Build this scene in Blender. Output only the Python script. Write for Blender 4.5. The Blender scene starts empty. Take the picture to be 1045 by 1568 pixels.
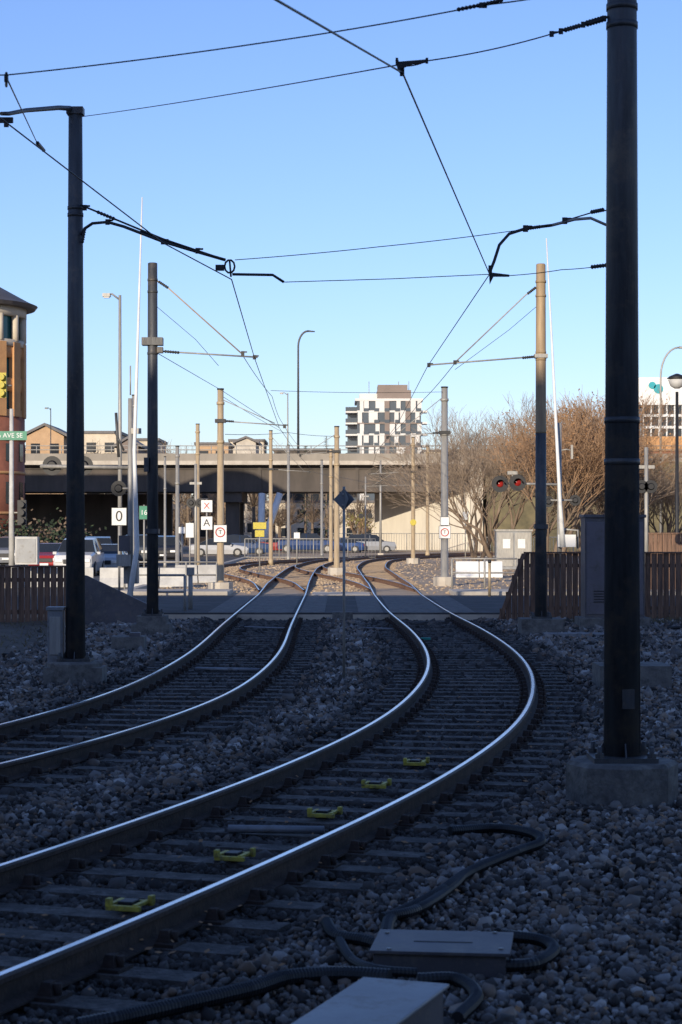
import bpy, math, random
import numpy as np
from mathutils import Vector, Matrix
random.seed(7); rng=np.random.default_rng(11)
F=3049.0; HC=2.22
def P(px,py,Y): return Vector(((px-522.5)*Y/F,Y,HC-(py-812)*Y/F))
def G(px,py,z=0.0):
    Y=(HC-z)*F/(py-812); return Vector(((px-522.5)*Y/F,Y,z))
scene=bpy.context.scene
# ---------------------------------------------------------------- materials
MATS={}
def M(name,c1,c2=None,rough=.8,metal=0.0,scale=6,bump=0.0,bscale=30,detail=5,stretch=None,grime=None):
    if name in MATS: return MATS[name]
    m=bpy.data.materials.new(name); m.use_nodes=True
    nt=m.node_tree; b=nt.nodes['Principled BSDF']
    b.inputs['Roughness'].default_value=rough; b.inputs['Metallic'].default_value=metal
    tc=nt.nodes.new('ShaderNodeTexCoord'); src=tc.outputs['Object']
    if stretch:
        mp=nt.nodes.new('ShaderNodeMapping'); mp.inputs['Scale'].default_value=stretch
        nt.links.new(src,mp.inputs['Vector']); src=mp.outputs['Vector']
    if c2 is None: c2=tuple(x*.72 for x in c1)
    n=nt.nodes.new('ShaderNodeTexNoise'); n.inputs['Scale'].default_value=scale; n.inputs['Detail'].default_value=detail; n.inputs['Roughness'].default_value=.65
    nt.links.new(src,n.inputs['Vector'])
    r=nt.nodes.new('ShaderNodeValToRGB'); r.color_ramp.elements[0].position=.35; r.color_ramp.elements[1].position=.68
    r.color_ramp.elements[0].color=(*c2,1); r.color_ramp.elements[1].color=(*c1,1)
    nt.links.new(n.outputs['Fac'],r.inputs['Fac']); col=r.outputs['Color']
    if grime:
        g=nt.nodes.new('ShaderNodeTexNoise'); g.inputs['Scale'].default_value=grime[1]; g.inputs['Detail'].default_value=9; g.inputs['Roughness'].default_value=.75
        nt.links.new(tc.outputs['Object'],g.inputs['Vector'])
        gr=nt.nodes.new('ShaderNodeValToRGB'); gr.color_ramp.elements[0].position=.5; gr.color_ramp.elements[0].color=(0,0,0,1); gr.color_ramp.elements[1].position=.66
        nt.links.new(g.outputs['Fac'],gr.inputs['Fac'])
        mx=nt.nodes.new('ShaderNodeMix'); mx.data_type='RGBA'; nt.links.new(gr.outputs['Color'],mx.inputs[0]); nt.links.new(col,mx.inputs[6]); mx.inputs[7].default_value=(*grime[0],1); col=mx.outputs[2]
    nt.links.new(col,b.inputs['Base Color'])
    if bump>0:
        n2=nt.nodes.new('ShaderNodeTexNoise'); n2.inputs['Scale'].default_value=bscale; n2.inputs['Detail'].default_value=6
        nt.links.new(src,n2.inputs['Vector'])
        bp=nt.nodes.new('ShaderNodeBump'); bp.inputs['Strength'].default_value=bump; bp.inputs['Distance'].default_value=.03
        nt.links.new(n2.outputs['Fac'],bp.inputs['Height']); nt.links.new(bp.outputs['Normal'],b.inputs['Normal'])
    MATS[name]=m; return m
m_steel=M('pole_dark_steel',(.09,.095,.1),(.05,.05,.053),.5,.3,3,.15,20,stretch=(4,4,.5),grime=((.13,.11,.09),3.5))
m_galv=M('galvanised_steel',(.4,.38,.34),(.27,.26,.24),.5,.2,4,.1,20,stretch=(4,4,.6))
m_tan=M('pole_tan_paint',(.52,.4,.25),(.38,.29,.18),.6,.05,4,.1,20,stretch=(4,4,.5))
m_conc=M('foundation_concrete',(.21,.2,.18),(.11,.105,.1),.9,0,7,.5,25,grime=((.07,.065,.06),4))
m_concl=M('light_concrete',(.55,.5,.42),(.42,.37,.31),.9,0,1.2,.2,8)
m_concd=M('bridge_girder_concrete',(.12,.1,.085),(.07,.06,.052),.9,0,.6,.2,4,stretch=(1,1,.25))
m_black=M('black_plastic',(.02,.02,.022),(.012,.012,.013),.55,0,8)
m_rub=M('cable_black',(.013,.013,.014),(.007,.007,.008),.5,0,20)
m_wire=M('wire_metal',(.03,.028,.027),(.02,.02,.02),.5,.3,8)
m_railtop=M('polished_rail_head',(.78,.8,.84),(.6,.62,.66),.25,1.0,3,0)
m_head=M('worn_rail_head_side',(.08,.062,.055),(.04,.033,.03),.7,.2,4,.1,40)
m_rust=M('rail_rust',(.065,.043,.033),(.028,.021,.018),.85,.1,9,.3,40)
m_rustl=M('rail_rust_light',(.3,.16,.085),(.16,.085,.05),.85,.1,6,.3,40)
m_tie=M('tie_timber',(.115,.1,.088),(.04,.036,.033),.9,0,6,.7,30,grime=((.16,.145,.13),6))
m_tief=M('tie_timber_pale',(.42,.31,.2),(.26,.19,.125),.9,0,5,.4,30)  # paler timber tone, used past the crossing
m_asph=M('asphalt',(.075,.073,.07),(.048,.047,.046),.9,0,1.5,.3,60,grime=((.11,.105,.1),.9))
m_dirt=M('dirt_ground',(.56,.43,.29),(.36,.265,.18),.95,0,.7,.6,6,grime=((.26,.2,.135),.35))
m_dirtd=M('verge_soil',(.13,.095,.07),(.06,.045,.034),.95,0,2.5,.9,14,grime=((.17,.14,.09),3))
m_white=M('white_paint',(.78,.78,.76),(.66,.66,.64),.5,0,3)
m_offw=M('barrier_plastic',(.56,.55,.52),(.4,.39,.37),.6,0,2.2)
m_cab=M('cabinet_grey',(.3,.31,.32),(.2,.205,.215),.5,.2,2.5,.05,grime=((.16,.15,.14),5))
m_cabd=M('cabinet_dark',(.12,.11,.12),(.08,.075,.08),.55,.1,2.5,.05,grime=((.16,.14,.12),6))
m_yel=M('yellow_paint',(.62,.5,.05),(.4,.33,.05),.6,0,14)
m_green=M('sign_green',(.01,.22,.12),(.01,.18,.1),.4)
m_red=M('red_lens',(.4,.03,.025),(.2,.015,.012),.12,0,9)
m_redp=M('red_paint',(.5,.03,.03),(.42,.03,.03),.5)
m_fence=M('wood_fence',(.26,.15,.095),(.1,.06,.042),.85,0,5,.4,20,stretch=(5,5,.4))
m_glass=M('dark_glass',(.03,.035,.04),(.02,.024,.03),.08,0,.3)
m_teal=M('teal_glass',(.02,.16,.17),(.015,.09,.1),.12,0,.4)
m_orange=M('orange_brick',(.6,.32,.13),(.48,.25,.11),.85,0,1.2,.2,8)
m_tanb=M('tan_brick',(.5,.33,.19),(.4,.26,.15),.85,0,1.2,.2,8)
m_brick=M('red_brick',(.36,.13,.075),(.26,.095,.055),.85,0,1.5,.2,8)
m_cream=M('cream_stone',(.62,.54,.42),(.5,.43,.33),.85,0,1)
m_roof=M('roof_metal',(.13,.12,.12),(.09,.085,.085),.6,.2,1)
m_bark=M('tree_bark',(.22,.16,.11),(.14,.1,.07),.9,0,2)
m_twig=M('autumn_twigs',(.4,.25,.145),(.29,.18,.105),.9,0,1)
m_leaf=M('dry_leaves',(.4,.22,.1),(.27,.14,.06),.85,0,.6)
m_con=M('conifer_green',(.05,.075,.035),(.025,.04,.02),.9,0,.5)
m_abut=M('abutment_concrete',(.7,.65,.55),(.56,.51,.43),.9,0,.5,.2,3,stretch=(1,1,.3))

class MB:
    def __init__(s): s.v=[];s.f=[];s.m=[];s.sm=[];s.mats=[]
    def mi(s,mat):
        if mat not in s.mats: s.mats.append(mat)
        return s.mats.index(mat)
    def face(s,idx,mat,smooth=False):
        s.f.append(tuple(idx)); s.m.append(s.mi(mat)); s.sm.append(smooth)
    def poly(s,pts,mat):
        b=len(s.v); s.v+= [tuple(p) for p in pts]; s.face(range(b,b+len(pts)),mat)
    def box(s,c,size,mat,rz=0.0,rx=0.0,top=None):
        sx,sy,sz=[a/2 for a in size]; b=len(s.v)
        R=Matrix.Rotation(rz,3,'Z')@Matrix.Rotation(rx,3,'X')
        for z in(-sz,sz):
            for x,y in((-sx,-sy),(sx,-sy),(sx,sy),(-sx,sy)):
                k=1.0 if z<0 or top is None else top
                s.v.append(tuple(R@Vector((x*k,y*k,z))+Vector(c)))
        for q in((3,2,1,0),(4,5,6,7),(0,1,5,4),(1,2,6,5),(2,3,7,6),(3,0,4,7)):
            s.face([b+i for i in q],mat)
    def tube(s,pts,rad,mat,n=10,caps=True,smooth=True):
        pts=[Vector(p) for p in pts]
        if not isinstance(rad,(list,tuple)): rad=[rad]*len(pts)
        b=len(s.v); up=None
        for i,p in enumerate(pts):
            a=pts[max(i-1,0)]; c=pts[min(i+1,len(pts)-1)]; d=(c-a)
            if d.length<1e-9: d=Vector((0,0,1))
            d.normalize()
            if up is None:
                up=Vector((0,0,1)) if abs(d.z)<.9 else Vector((1,0,0))
            u=d.cross(up)
            if u.length<1e-3: u=d.cross(Vector((0,1,0)))
            u.normalize(); w=u.cross(d).normalized(); up=w
            for k in range(n):
                t=2*math.pi*k/n
                s.v.append(tuple(p+(u*math.cos(t)+w*math.sin(t))*rad[i]))
        for i in range(len(pts)-1):
            for k in range(n):
                k2=(k+1)%n
                s.face((b+i*n+k,b+i*n+k2,b+(i+1)*n+k2,b+(i+1)*n+k),mat,smooth)
        if caps:
            s.face([b+k for k in range(n)][::-1],mat); e=b+(len(pts)-1)*n
            s.face([e+k for k in range(n)],mat)
    def prism(s,pts,vec,mat,matside=None):
        b=len(s.v); n=len(pts); vec=Vector(vec)
        s.v+=[tuple(p) for p in pts]+[tuple(Vector(p)+vec) for p in pts]
        s.face([b+i for i in range(n)][::-1],mat); s.face([b+n+i for i in range(n)],mat)
        for i in range(n):
            j=(i+1)%n; s.face((b+i,b+j,b+n+j,b+n+i),matside or mat)
    def obj(s,name,bevel=0,parent=None):
        me=bpy.data.meshes.new(name); me.from_pydata(s.v,[],s.f); me.update()
        for m in s.mats: me.materials.append(m)
        me.polygons.foreach_set('material_index',s.m); me.polygons.foreach_set('use_smooth',s.sm)
        o=bpy.data.objects.new(name,me); scene.collection.objects.link(o)
        if bevel>0:
            md=o.modifiers.new('bev','BEVEL'); md.width=bevel; md.segments=2; md.limit_method='ANGLE'; md.angle_limit=math.radians(40)
        if parent: o.parent=parent
        return o
def text_child(txt,loc,size,mat,parent,rot=(math.pi/2,0,0),name='lettering'):
    c=bpy.data.curves.new(name,'FONT'); c.body=txt; c.size=size; c.align_x='CENTER'; c.align_y='CENTER'; c.extrude=.002
    o=bpy.data.objects.new(name,c); scene.collection.objects.link(o); o.location=loc; o.rotation_euler=rot
    c.materials.append(mat); o.parent=parent; return o

# ---------------------------------------------------------------- camera / light / sky
cam=bpy.data.cameras.new('camera'); co=bpy.data.objects.new('camera',cam); scene.collection.objects.link(co)
co.location=(0,0,HC); co.rotation_euler=(math.pi/2,0,0)
cam.sensor_fit='VERTICAL'; cam.sensor_height=36; cam.lens=F/1568*36; cam.shift_y=28/1568; cam.clip_end=8000; cam.clip_start=.1
cam.dof.use_dof=True; cam.dof.focus_distance=42; cam.dof.aperture_fstop=7
scene.camera=co
EL=14; AZ=20
w=bpy.data.worlds.new('World'); scene.world=w; w.use_nodes=True; nt=w.node_tree
bg=nt.nodes['Background']; sky=nt.nodes.new('ShaderNodeTexSky'); sky.sky_type='NISHITA'; sky.sun_disc=False
sky.sun_elevation=math.radians(EL); sky.sun_rotation=math.radians(180+AZ); sky.air_density=1.0; sky.dust_density=.35; sky.ozone_density=3.0
tint=nt.nodes.new('ShaderNodeMix'); tint.data_type='RGBA'; tint.blend_type='MULTIPLY'; tint.inputs[0].default_value=1; tint.inputs[7].default_value=(1.0,1.0,1.3,1)
nt.links.new(sky.outputs[0],tint.inputs[6]); nt.links.new(tint.outputs[2],bg.inputs[0]); bg.inputs[1].default_value=.145
sd=bpy.data.lights.new('sun','SUN'); sd.energy=5.0; sd.angle=math.radians(.5); sd.color=(1,.87,.68)
so=bpy.data.objects.new('sun',sd); scene.collection.objects.link(so)
tosun=Vector((-math.sin(math.radians(AZ))*math.cos(math.radians(EL)),-math.cos(math.radians(AZ))*math.cos(math.radians(EL)),math.sin(math.radians(EL))))
so.rotation_euler=tosun.to_track_quat('Z','Y').to_euler(); so.location=(-30,-60,60)
scene.view_settings.view_transform='Standard'; scene.view_settings.look='None'; scene.view_settings.exposure=0

# ---------------------------------------------------------------- ground
mb=MB()
xs=[-3500,-60,60,3500]; ys=[(-400,-.1),(49.2,-.1),(49.6,.12),(63,.12),(300,.12),(5000,.12)]
for j,(y,z) in enumerate(ys):
    for x in xs: mb.v.append((x,y,z))
for j in range(len(ys)-1):
    for i in range(3):
        a=j*4+i; mb.face((a,a+1,a+5,a+4),m_dirt)
mb.obj('ground')
m_bal=M('ballast_bed',(.11,.1,.093),(.032,.029,.027),.95,0,18,.9,40)
mb=MB(); nx,ny=120,240
for j in range(ny+1):
    for i in range(nx+1):
        x=-15+30*i/nx; y=-6+55.3*j/ny
        mb.v.append((x,y,-.035+.015*math.sin(x*2.1+y*.7)*math.sin(y*1.3-x)))
for j in range(ny):
    for i in range(nx):
        a=j*(nx+1)+i; mb.face((a,a+1,a+nx+2,a+nx+1),m_bal,True)
mb.obj('ballast_bed')
mb=MB(); nx,ny=40,60
for j in range(ny+1):
    for i in range(nx+1):
        y=31.5+17*j/ny; x=-15+(9.35)*i/nx; e=min(1,(nx-i)/6,j/5)
        mb.v.append((x,y,-.05+e*(.13+.03*math.sin(x*3+y)+random.uniform(-.012,.012))))
for j in range(ny):
    for i in range(nx):
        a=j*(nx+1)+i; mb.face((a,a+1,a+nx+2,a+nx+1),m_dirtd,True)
mb.obj('soil_verge')

# ---------------------------------------------------------------- tracks
def smooth_path(pts,step=.25,win=14):
    pts=[np.array(p,float) for p in pts]
    P0=[2*pts[0]-pts[1]]+pts+[2*pts[-1]-pts[-2]]; out=[]
    for i in range(1,len(P0)-2):
        a,b,c,d=P0[i-1:i+3]
        for t in np.linspace(0,1,24,endpoint=False):
            out.append(.5*((2*b)+(-a+c)*t+(2*a-5*b+4*c-d)*t*t+(-a+3*b-3*c+d)*t**3))
    out.append(pts[-1]); out=np.array(out)
    def resample(o):
        s=np.r_[0,np.cumsum(np.linalg.norm(np.diff(o,axis=0),axis=1))]
        t=np.arange(0,s[-1],step); return np.c_[np.interp(t,s,o[:,0]),np.interp(t,s,o[:,1])]
    o=resample(out); k=np.hanning(2*win+1); k/=k.sum()
    for _ in range(2):
        pad=np.r_[2*o[0]-o[win:0:-1],o,2*o[-1]-o[-2:-win-2:-1]]
        o=np.c_[np.convolve(pad[:,0],k,'valid'),np.convolve(pad[:,1],k,'valid')]
    return resample(o)
right=smooth_path([(-9,-4),(-6,1),(-4.2,4.9),(-3.1,7.4),(-2.26,9.44),(-1.5,11.53),(-.78,13.72),(-.08,15.9),(.72,19.2),(1.3,22.2),(1.91,27.5),(2.2,33.2),(2.2,40.9),(1.95,50.8),(1.8,66),(1.65,90),(1.7,110),(3.0,134),(7,152),(14,167),(26,178),(45,184)])
left=smooth_path([(-14,0),(-10.2,5),(-7.3,9.5),(-5.2,13.8),(-3.68,17.7),(-2.87,20.7),(-2.15,25.0),(-1.84,30.8),(-1.78,36),(-1.83,42),(-1.86,50.8),(-1.9,66),(-2.0,90),(-1.8,110),(-.4,134),(3.5,154.5),(11,170.5),(24,182),(44,188)])
branch=smooth_path([(-2.0,67),(-2.9,78),(-4.6,90),(-6.0,103),(-5.6,117),(-2.8,131),(2.5,150)])
cross=smooth_path([(1.75,68),(.8,80),(-.9,95),(-1.7,106),(-1.7,115)])
def ztop(y):
    return np.interp(y,[-10,64,72,300],[.17,.17,.29,.29])
prof=[(-.019,0),(.019,0),(.031,-.004),(.037,-.012),(.037,-.036),(.01,-.05),(.01,-.13),(.07,-.148),(.07,-.16),(-.07,-.16),(-.07,-.148),(-.01,-.13),(-.01,-.05),(-.037,-.036),(-.037,-.012),(-.031,-.004)]
def normals(p):
    d=np.gradient(p,axis=0); d/=np.linalg.norm(d,axis=1)[:,None]
    return np.c_[d[:,1],-d[:,0]]
TIES={}
def tie_centres(path):
    if id(path) not in TIES:
        n=normals(path); s=np.arange(len(path))*.25; t=np.arange(0,s[-1],.64)
        TIES[id(path)]=np.c_[np.interp(t,s,path[:,0]),np.interp(t,s,path[:,1]),np.interp(t,s,n[:,0]),np.interp(t,s,n[:,1])]
    return TIES[id(path)]
def ontie(c,path):
    T=tie_centres(path); T=T[T[:,1]<52]
    dv=c[:,None,:]-T[None,:,:2]; along=(dv*np.stack([-T[:,3],T[:,2]],1)[None]).sum(2)
    lat=(dv*T[None,:,2:4]).sum(2)
    return ((np.abs(along)<.125)&(np.abs(lat)<1.34)).any(1)
def track(path):
    n=normals(path)
    for side in(-1,1):
        mb=MB(); q=path+n*side*.752; k=len(prof)
        for i in range(len(q)):
            zt=float(ztop(q[i,1]))
            for (l,h) in prof: mb.v.append((q[i,0]+n[i,0]*l,q[i,1]+n[i,1]*l,zt+h))
        for i in range(len(q)-1):
            ym=q[i,1]
            for j in range(k):
                j2=(j+1)%k
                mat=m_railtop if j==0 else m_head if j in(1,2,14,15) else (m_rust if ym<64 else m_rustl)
                mb.face((i*k+j,(i+1)*k+j,(i+1)*k+j2,i*k+j2),mat,False)
        mb.obj('rail')
    mb=MB()
    for x,y,n0,n1 in tie_centres(path):
        if 48.9<y<64.5: continue
        ang=math.atan2(n1,n0); zt=float(ztop(y)); j=random.uniform(-.05,.05)
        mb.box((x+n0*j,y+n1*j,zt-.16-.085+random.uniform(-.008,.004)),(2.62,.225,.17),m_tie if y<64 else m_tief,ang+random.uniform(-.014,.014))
        if y<64:
            for sd_ in(-1,1):
                cx,cy=x+n0*sd_*.752,y+n1*sd_*.752
                mb.box((cx,cy,zt-.156),(.36,.17,.02),m_rust,ang)
                for t in(-1,1):
                    mb.box((cx+n0*t*.1,cy+n1*t*.1,zt-.12),(.08,.1,.07),m_rust,ang,top=.6)
                    mb.tube([(cx+n0*t*.15,cy+n1*t*.15,zt-.15),(cx+n0*t*.15,cy+n1*t*.15,zt-.09)],.02,m_rust,6)
    mb.obj('railway_ties')
for t_ in(right,left,branch,cross): track(t_)

# ---------------------------------------------------------------- ballast stones
def stones():
    phi=(1+5**.5)/2
    ico=np.array([(-1,phi,0),(1,phi,0),(-1,-phi,0),(1,-phi,0),(0,-1,phi),(0,1,phi),(0,-1,-phi),(0,1,-phi),(phi,0,-1),(phi,0,1),(-phi,0,-1),(-phi,0,1)])/1.9
    icof=np.array([(0,11,5),(0,5,1),(0,1,7),(0,7,10),(0,10,11),(1,5,9),(5,11,4),(11,10,2),(10,7,6),(7,1,8),(3,9,4),(3,4,2),(3,2,6),(3,6,8),(3,8,9),(4,9,5),(2,4,11),(6,2,10),(8,6,7),(9,8,1)])
    octv=np.array([(1,0,0),(-1,0,0),(0,1,0),(0,-1,0),(0,0,1),(0,0,-1)],float)
    octf=np.array([(0,2,4),(2,1,4),(1,3,4),(3,0,4),(2,0,5),(1,2,5),(3,1,5),(0,3,5)])
    V=[];FF=[];S=[];base=0
    for(y0,y1,mg,sp,r0,base_v,base_f) in((6.6,12,1.3,.035,.0205,ico,icof),(12,20,1.6,.046,.026,ico,icof),(20,32,2.2,.068,.036,octv,octf),(32,49.3,2.6,.1,.05,octv,octf)):
        ysn=np.arange(y0,y1,sp); pts=[]
        for yy in ysn:
            hw=yy*.174+mg; xx=np.arange(-hw,hw,sp); pts.append(np.c_[xx,np.full(len(xx),yy)])
        p=np.concatenate(pts); p+=rng.uniform(-.5,.5,p.shape)*sp
        keep=~((p[:,1]>33)&(p[:,0]<-5.75+rng.normal(0,.12,len(p)))&(rng.random(len(p))<.97)); dark=np.zeros(len(p)); ins=np.zeros(len(p),bool)
        for path in(right,left):
            q=path[path[:,1]<52]; nn=normals(q)
            for a in range(0,len(p),20000):
                c=p[a:a+20000]; d2=((c[:,None,:]-q[None])**2).sum(2); i=d2.argmin(1)
                off=np.abs(((c-q[i])*nn[i]).sum(1))
                inside=off<1.36; ins[a:a+20000]|=inside
                kk=rng.random(len(c))
                keep[a:a+20000]&=~(inside&(kk<.12))
                keep[a:a+20000]&=~(np.abs(off-.752)<.055)
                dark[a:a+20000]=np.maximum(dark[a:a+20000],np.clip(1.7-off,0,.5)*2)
                keep[a:a+20000]&=~(inside&(kk<.94)&ontie(c,path))
        p=p[keep]; dark=dark[keep]; ins=ins[keep]; n=len(p)
        q4=rng.normal(size=(n,4)); q4/=np.linalg.norm(q4,axis=1)[:,None]; a,b,c,d=q4.T
        R=np.stack([1-2*(c*c+d*d),2*(b*c-a*d),2*(b*d+a*c),2*(b*c+a*d),1-2*(b*b+d*d),2*(c*d-a*b),2*(b*d-a*c),2*(c*d+a*b),1-2*(b*b+c*c)],1).reshape(n,3,3)
        sz=r0*rng.lognormal(0,.34,n); sc=rng.uniform(.55,1.3,(n,3))
        vv=base_v[None]*rng.uniform(.68,1.25,(n,len(base_v),1))*sc[:,None,:]*sz[:,None,None]
        vv=np.einsum('nij,nkj->nki',R,vv)
        z=np.where(ins,rng.uniform(-.045,-.008,n),rng.uniform(-.024,.024,n)+.016*np.sin(p[:,0]*3.1)*np.sin(p[:,1]*2.3))
        vv+=np.c_[p,z][:,None,:]
        V.append(vv.reshape(-1,3)); k=len(base_v)
        FF.append((base_f[None]+(np.arange(n)*k)[:,None,None]).reshape(-1,3)+base); base+=n*k
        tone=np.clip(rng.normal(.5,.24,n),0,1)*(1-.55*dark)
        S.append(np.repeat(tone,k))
    V=np.concatenate(V);FF=np.concatenate(FF);S=np.concatenate(S)
    me=bpy.data.meshes.new('ballast_stones'); me.vertices.add(len(V)); me.vertices.foreach_set('co',V.astype('f').ravel())
    me.loops.add(FF.size); me.loops.foreach_set('vertex_index',FF.astype('i').ravel())
    me.polygons.add(len(FF)); me.polygons.foreach_set('loop_start',np.arange(0,FF.size,3,dtype='i')); me.update(calc_edges=True)
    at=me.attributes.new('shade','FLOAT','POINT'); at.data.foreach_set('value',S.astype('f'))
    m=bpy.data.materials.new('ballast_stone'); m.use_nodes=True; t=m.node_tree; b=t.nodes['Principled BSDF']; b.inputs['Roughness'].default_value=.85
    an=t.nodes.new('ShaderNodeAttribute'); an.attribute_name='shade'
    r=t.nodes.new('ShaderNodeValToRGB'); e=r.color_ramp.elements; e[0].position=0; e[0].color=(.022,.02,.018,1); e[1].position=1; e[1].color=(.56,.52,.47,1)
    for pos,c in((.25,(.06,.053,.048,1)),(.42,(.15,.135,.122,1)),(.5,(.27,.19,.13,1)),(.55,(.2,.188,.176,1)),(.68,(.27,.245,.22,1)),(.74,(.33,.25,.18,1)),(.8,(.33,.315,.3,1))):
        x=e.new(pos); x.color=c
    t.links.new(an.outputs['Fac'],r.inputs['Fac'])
    tc=t.nodes.new('ShaderNodeTexCoord'); nz=t.nodes.new('ShaderNodeTexNoise'); nz.inputs['Scale'].default_value=.9; nz.inputs['Detail'].default_value=6
    mx=t.nodes.new('ShaderNodeMix'); mx.data_type='RGBA'; mx.blend_type='MULTIPLY'; mx.inputs[0].default_value=.6
    rr=t.nodes.new('ShaderNodeValToRGB'); rr.color_ramp.elements[0].position=.38; rr.color_ramp.elements[0].color=(.4,.35,.31,1); rr.color_ramp.elements[1].position=.6
    t.links.new(tc.outputs['Object'],nz.inputs['Vector']); t.links.new(nz.outputs['Fac'],rr.inputs['Fac'])
    t.links.new(r.outputs['Color'],mx.inputs[6]); t.links.new(rr.outputs['Color'],mx.inputs[7]); t.links.new(mx.outputs[2],b.inputs['Base Color'])
    me.materials.append(m); o=bpy.data.objects.new('ballast_stones',me); scene.collection.objects.link(o)
stones()
mb=MB()
for _ in range(900):
    y=random.uniform(7,26); x=random.uniform(-1,1)*(y*.17+.5); a=random.uniform(0,6.28); s=random.uniform(.012,.03)
    z=.04+random.uniform(0,.015); d=Vector((math.cos(a),math.sin(a),random.uniform(-.4,.4)))*s; e=Vector((-d.y,d.x,random.uniform(-.01,.01)))*.6; c=Vector((x,y,z))
    mb.poly([c-d,c+e,c+d,c-e],m_leaf)
mb.obj('fallen_leaves')

# ---------------------------------------------------------------- road, crossing
mb=MB(); mb.box((0,56.4,.08),(160,13.4,.16),m_asph); mb.obj('road')
mb=MB()
for cx in(-1.87,1.9):
    for k in range(6):
        y=50.8+k*2.2
        mb.box((cx,y,.162),(1.3,2.16,.012),m_conc)
        for s in(-1,1): mb.box((cx+s*1.15,y,.162),(.62,2.16,.012),m_conc)
mb.obj('crossing_panels')
mb=MB(); mb.box((-14,110,.126),(14,92,.012),m_asph); mb.obj('side_road')
mb=MB()
for k in range(9): mb.box((-14,68+k*10,.136),(.12,3,.004),m_white)
for x in(-20.6,-7.5): mb.box((x,110,.136),(.12,90,.004),m_white)
mb.box((-17.5,65,.136),(6,.45,.004),m_white)
for k in range(7): mb.box((-12+k*-1.1,53.5,.164),(.5,2.4,.004),m_white)
mb.obj('road_markings')
for x0,x1 in((-6.9,-3.6),(3.6,60),(-60,-21.5)):
    mb=MB(); mb.box(((x0+x1)/2,63.35,.14),(x1-x0,.3,.28),m_concl); mb.box(((x0+x1)/2,65,.13),(x1-x0,3,.26),m_concl); mb.obj('sidewalk',.02)
mb=MB(); mb.box((-.0,65.2,.1),(1.9,3,.12),m_concl); mb.obj('sidewalk',.02)
mb=MB(); mb.box((-7.1,110,.15),(.3,90,.2),m_concl); mb.obj('kerb',.02)

# ---------------------------------------------------------------- poles
def foundation(mb,x,y,w,h,n=0,z0=-.05,w2=None):
    if n: mb.tube([(x,y,z0),(x,y,h-.03),(x,y,h)],[w/2,w/2,w/2-.03],m_conc,n,smooth=False)
    else: mb.box((x,y,(z0+h)/2),(w,w2 or w,h-z0),m_conc)
def pole_base(mb,x,y,z,r,mat):
    mb.box((x,y,z+.02),(r*4,r*4,.04),mat)
    for a in range(4):
        t=math.pi/4+a*math.pi/2; mb.tube([(x+math.cos(t)*r*2.3,y+math.sin(t)*r*2.3,z+.02),(x+math.cos(t)*r*2.3,y+math.sin(t)*r*2.3,z+.13)],.022,mat,6)
        mb.tube([(x+math.cos(t)*r*2.3,y+math.sin(t)*r*2.3,z+.04),(x+math.cos(t)*r*2.3,y+math.sin(t)*r*2.3,z+.075)],.04,mat,6,smooth=False)
    for a in range(4):
        t=a*math.pi/2; c=Vector((math.cos(t),math.sin(t),0)); p=Vector((x,y,z+.04))
        mb.prism([p+c*r*.9,p+c*r*1.7,p+c*r*.9+Vector((0,0,.16))],Vector((-c.y,c.x,0))*.012,mat)
def pole(mb,x,y,z0,z1,r0,r1,mat,n=16,bands=()):
    mb.tube([(x,y,z0),(x,y,z1-.01),(x,y,z1)],[r0,r1,r1*.85],mat,n)
    for zb in bands:
        r=r0+(r1-r0)*(zb-z0)/(z1-z0)+.008
        mb.tube([(x,y,zb-.025),(x,y,zb+.025)],r,mat,n)
def insul(mb,a,b,r=.035):
    a=Vector(a);b=Vector(b); N=13
    mb.tube([a.lerp(b,i/(N-1)) for i in range(N)],[r*.85 if i%2 else r*.5 for i in range(N)],m_black,8)
def clamp(mb,p,s=.07):
    p=Vector(p); mb.box(p,(s,s*.6,s*1.3),m_wire); mb.box(p+Vector((s*.5,0,s*.4)),(s*1.6,s*.4,s*.4),m_wire)
mb=MB(); xa,ya=2.3,16.3
foundation(mb,xa,ya,.92,.34,8); pole_base(mb,xa,ya,.34,.13,m_steel)
pole(mb,xa,ya,.34,9.2,.152,.108,m_steel,24,bands=(2.78,3.12,6.35,6.5))
mb.box((xa+.03,ya-.148,.85),(.1,.02,.16),m_steel)
mb.tube([(xa+.13,ya-.06,.4),(xa+.12,ya-.06,3.1)],.012,m_black,6)
pa=Vector((xa-.11,ya,6.42))
e1=P(845,52,16.0); insul(mb,pa.lerp(e1,.1),pa.lerp(e1,.4),.034); insul(mb,pa.lerp(e1,.5),pa.lerp(e1,.78),.026)
for t in(.08,.45,.84,1): clamp(mb,pa.lerp(e1,t),.035)
mb.tube([pa,e1],.009,m_wire,6)
mb.obj('catenary_pole')
mb=MB(); x2,y2=P(951,0,28.3).x,28.3
foundation(mb,x2+.15,y2,1.0,.32,0,w2=.9); pole_base(mb,x2,y2,.32,.11,m_steel); pole(mb,x2,y2,.32,7.9,.13,.1,m_steel,16,bands=(5.8,6.6))
pts=[P(930,345,28.2),P(905,334,28),P(880,336,28),P(845,345,28),P(805,350,27.9),P(780,358,27.8),P(765,375,27.7),P(757,400,27.6),P(751,415,27.5)]
mb.tube(pts[:4],.022,m_galv,8); mb.tube(pts[3:],.022,m_wire,8)
mb.tube([P(930,322,28.2),P(905,326,28),P(865,338,28)],.011,m_wire,6); insul(mb,P(925,321,28.1),P(905,325,28),.04)
insul(mb,P(828,347,28),P(808,350,28),.035)
for q in(P(805,350,27.9),P(865,338,28)): clamp(mb,q,.07)
insul(mb,P(930,406,28),P(905,409,28),.04)
mb.obj('catenary_pole')
mb=MB(); xb,yb=P(113,0,28.6).x,28.8
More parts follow.
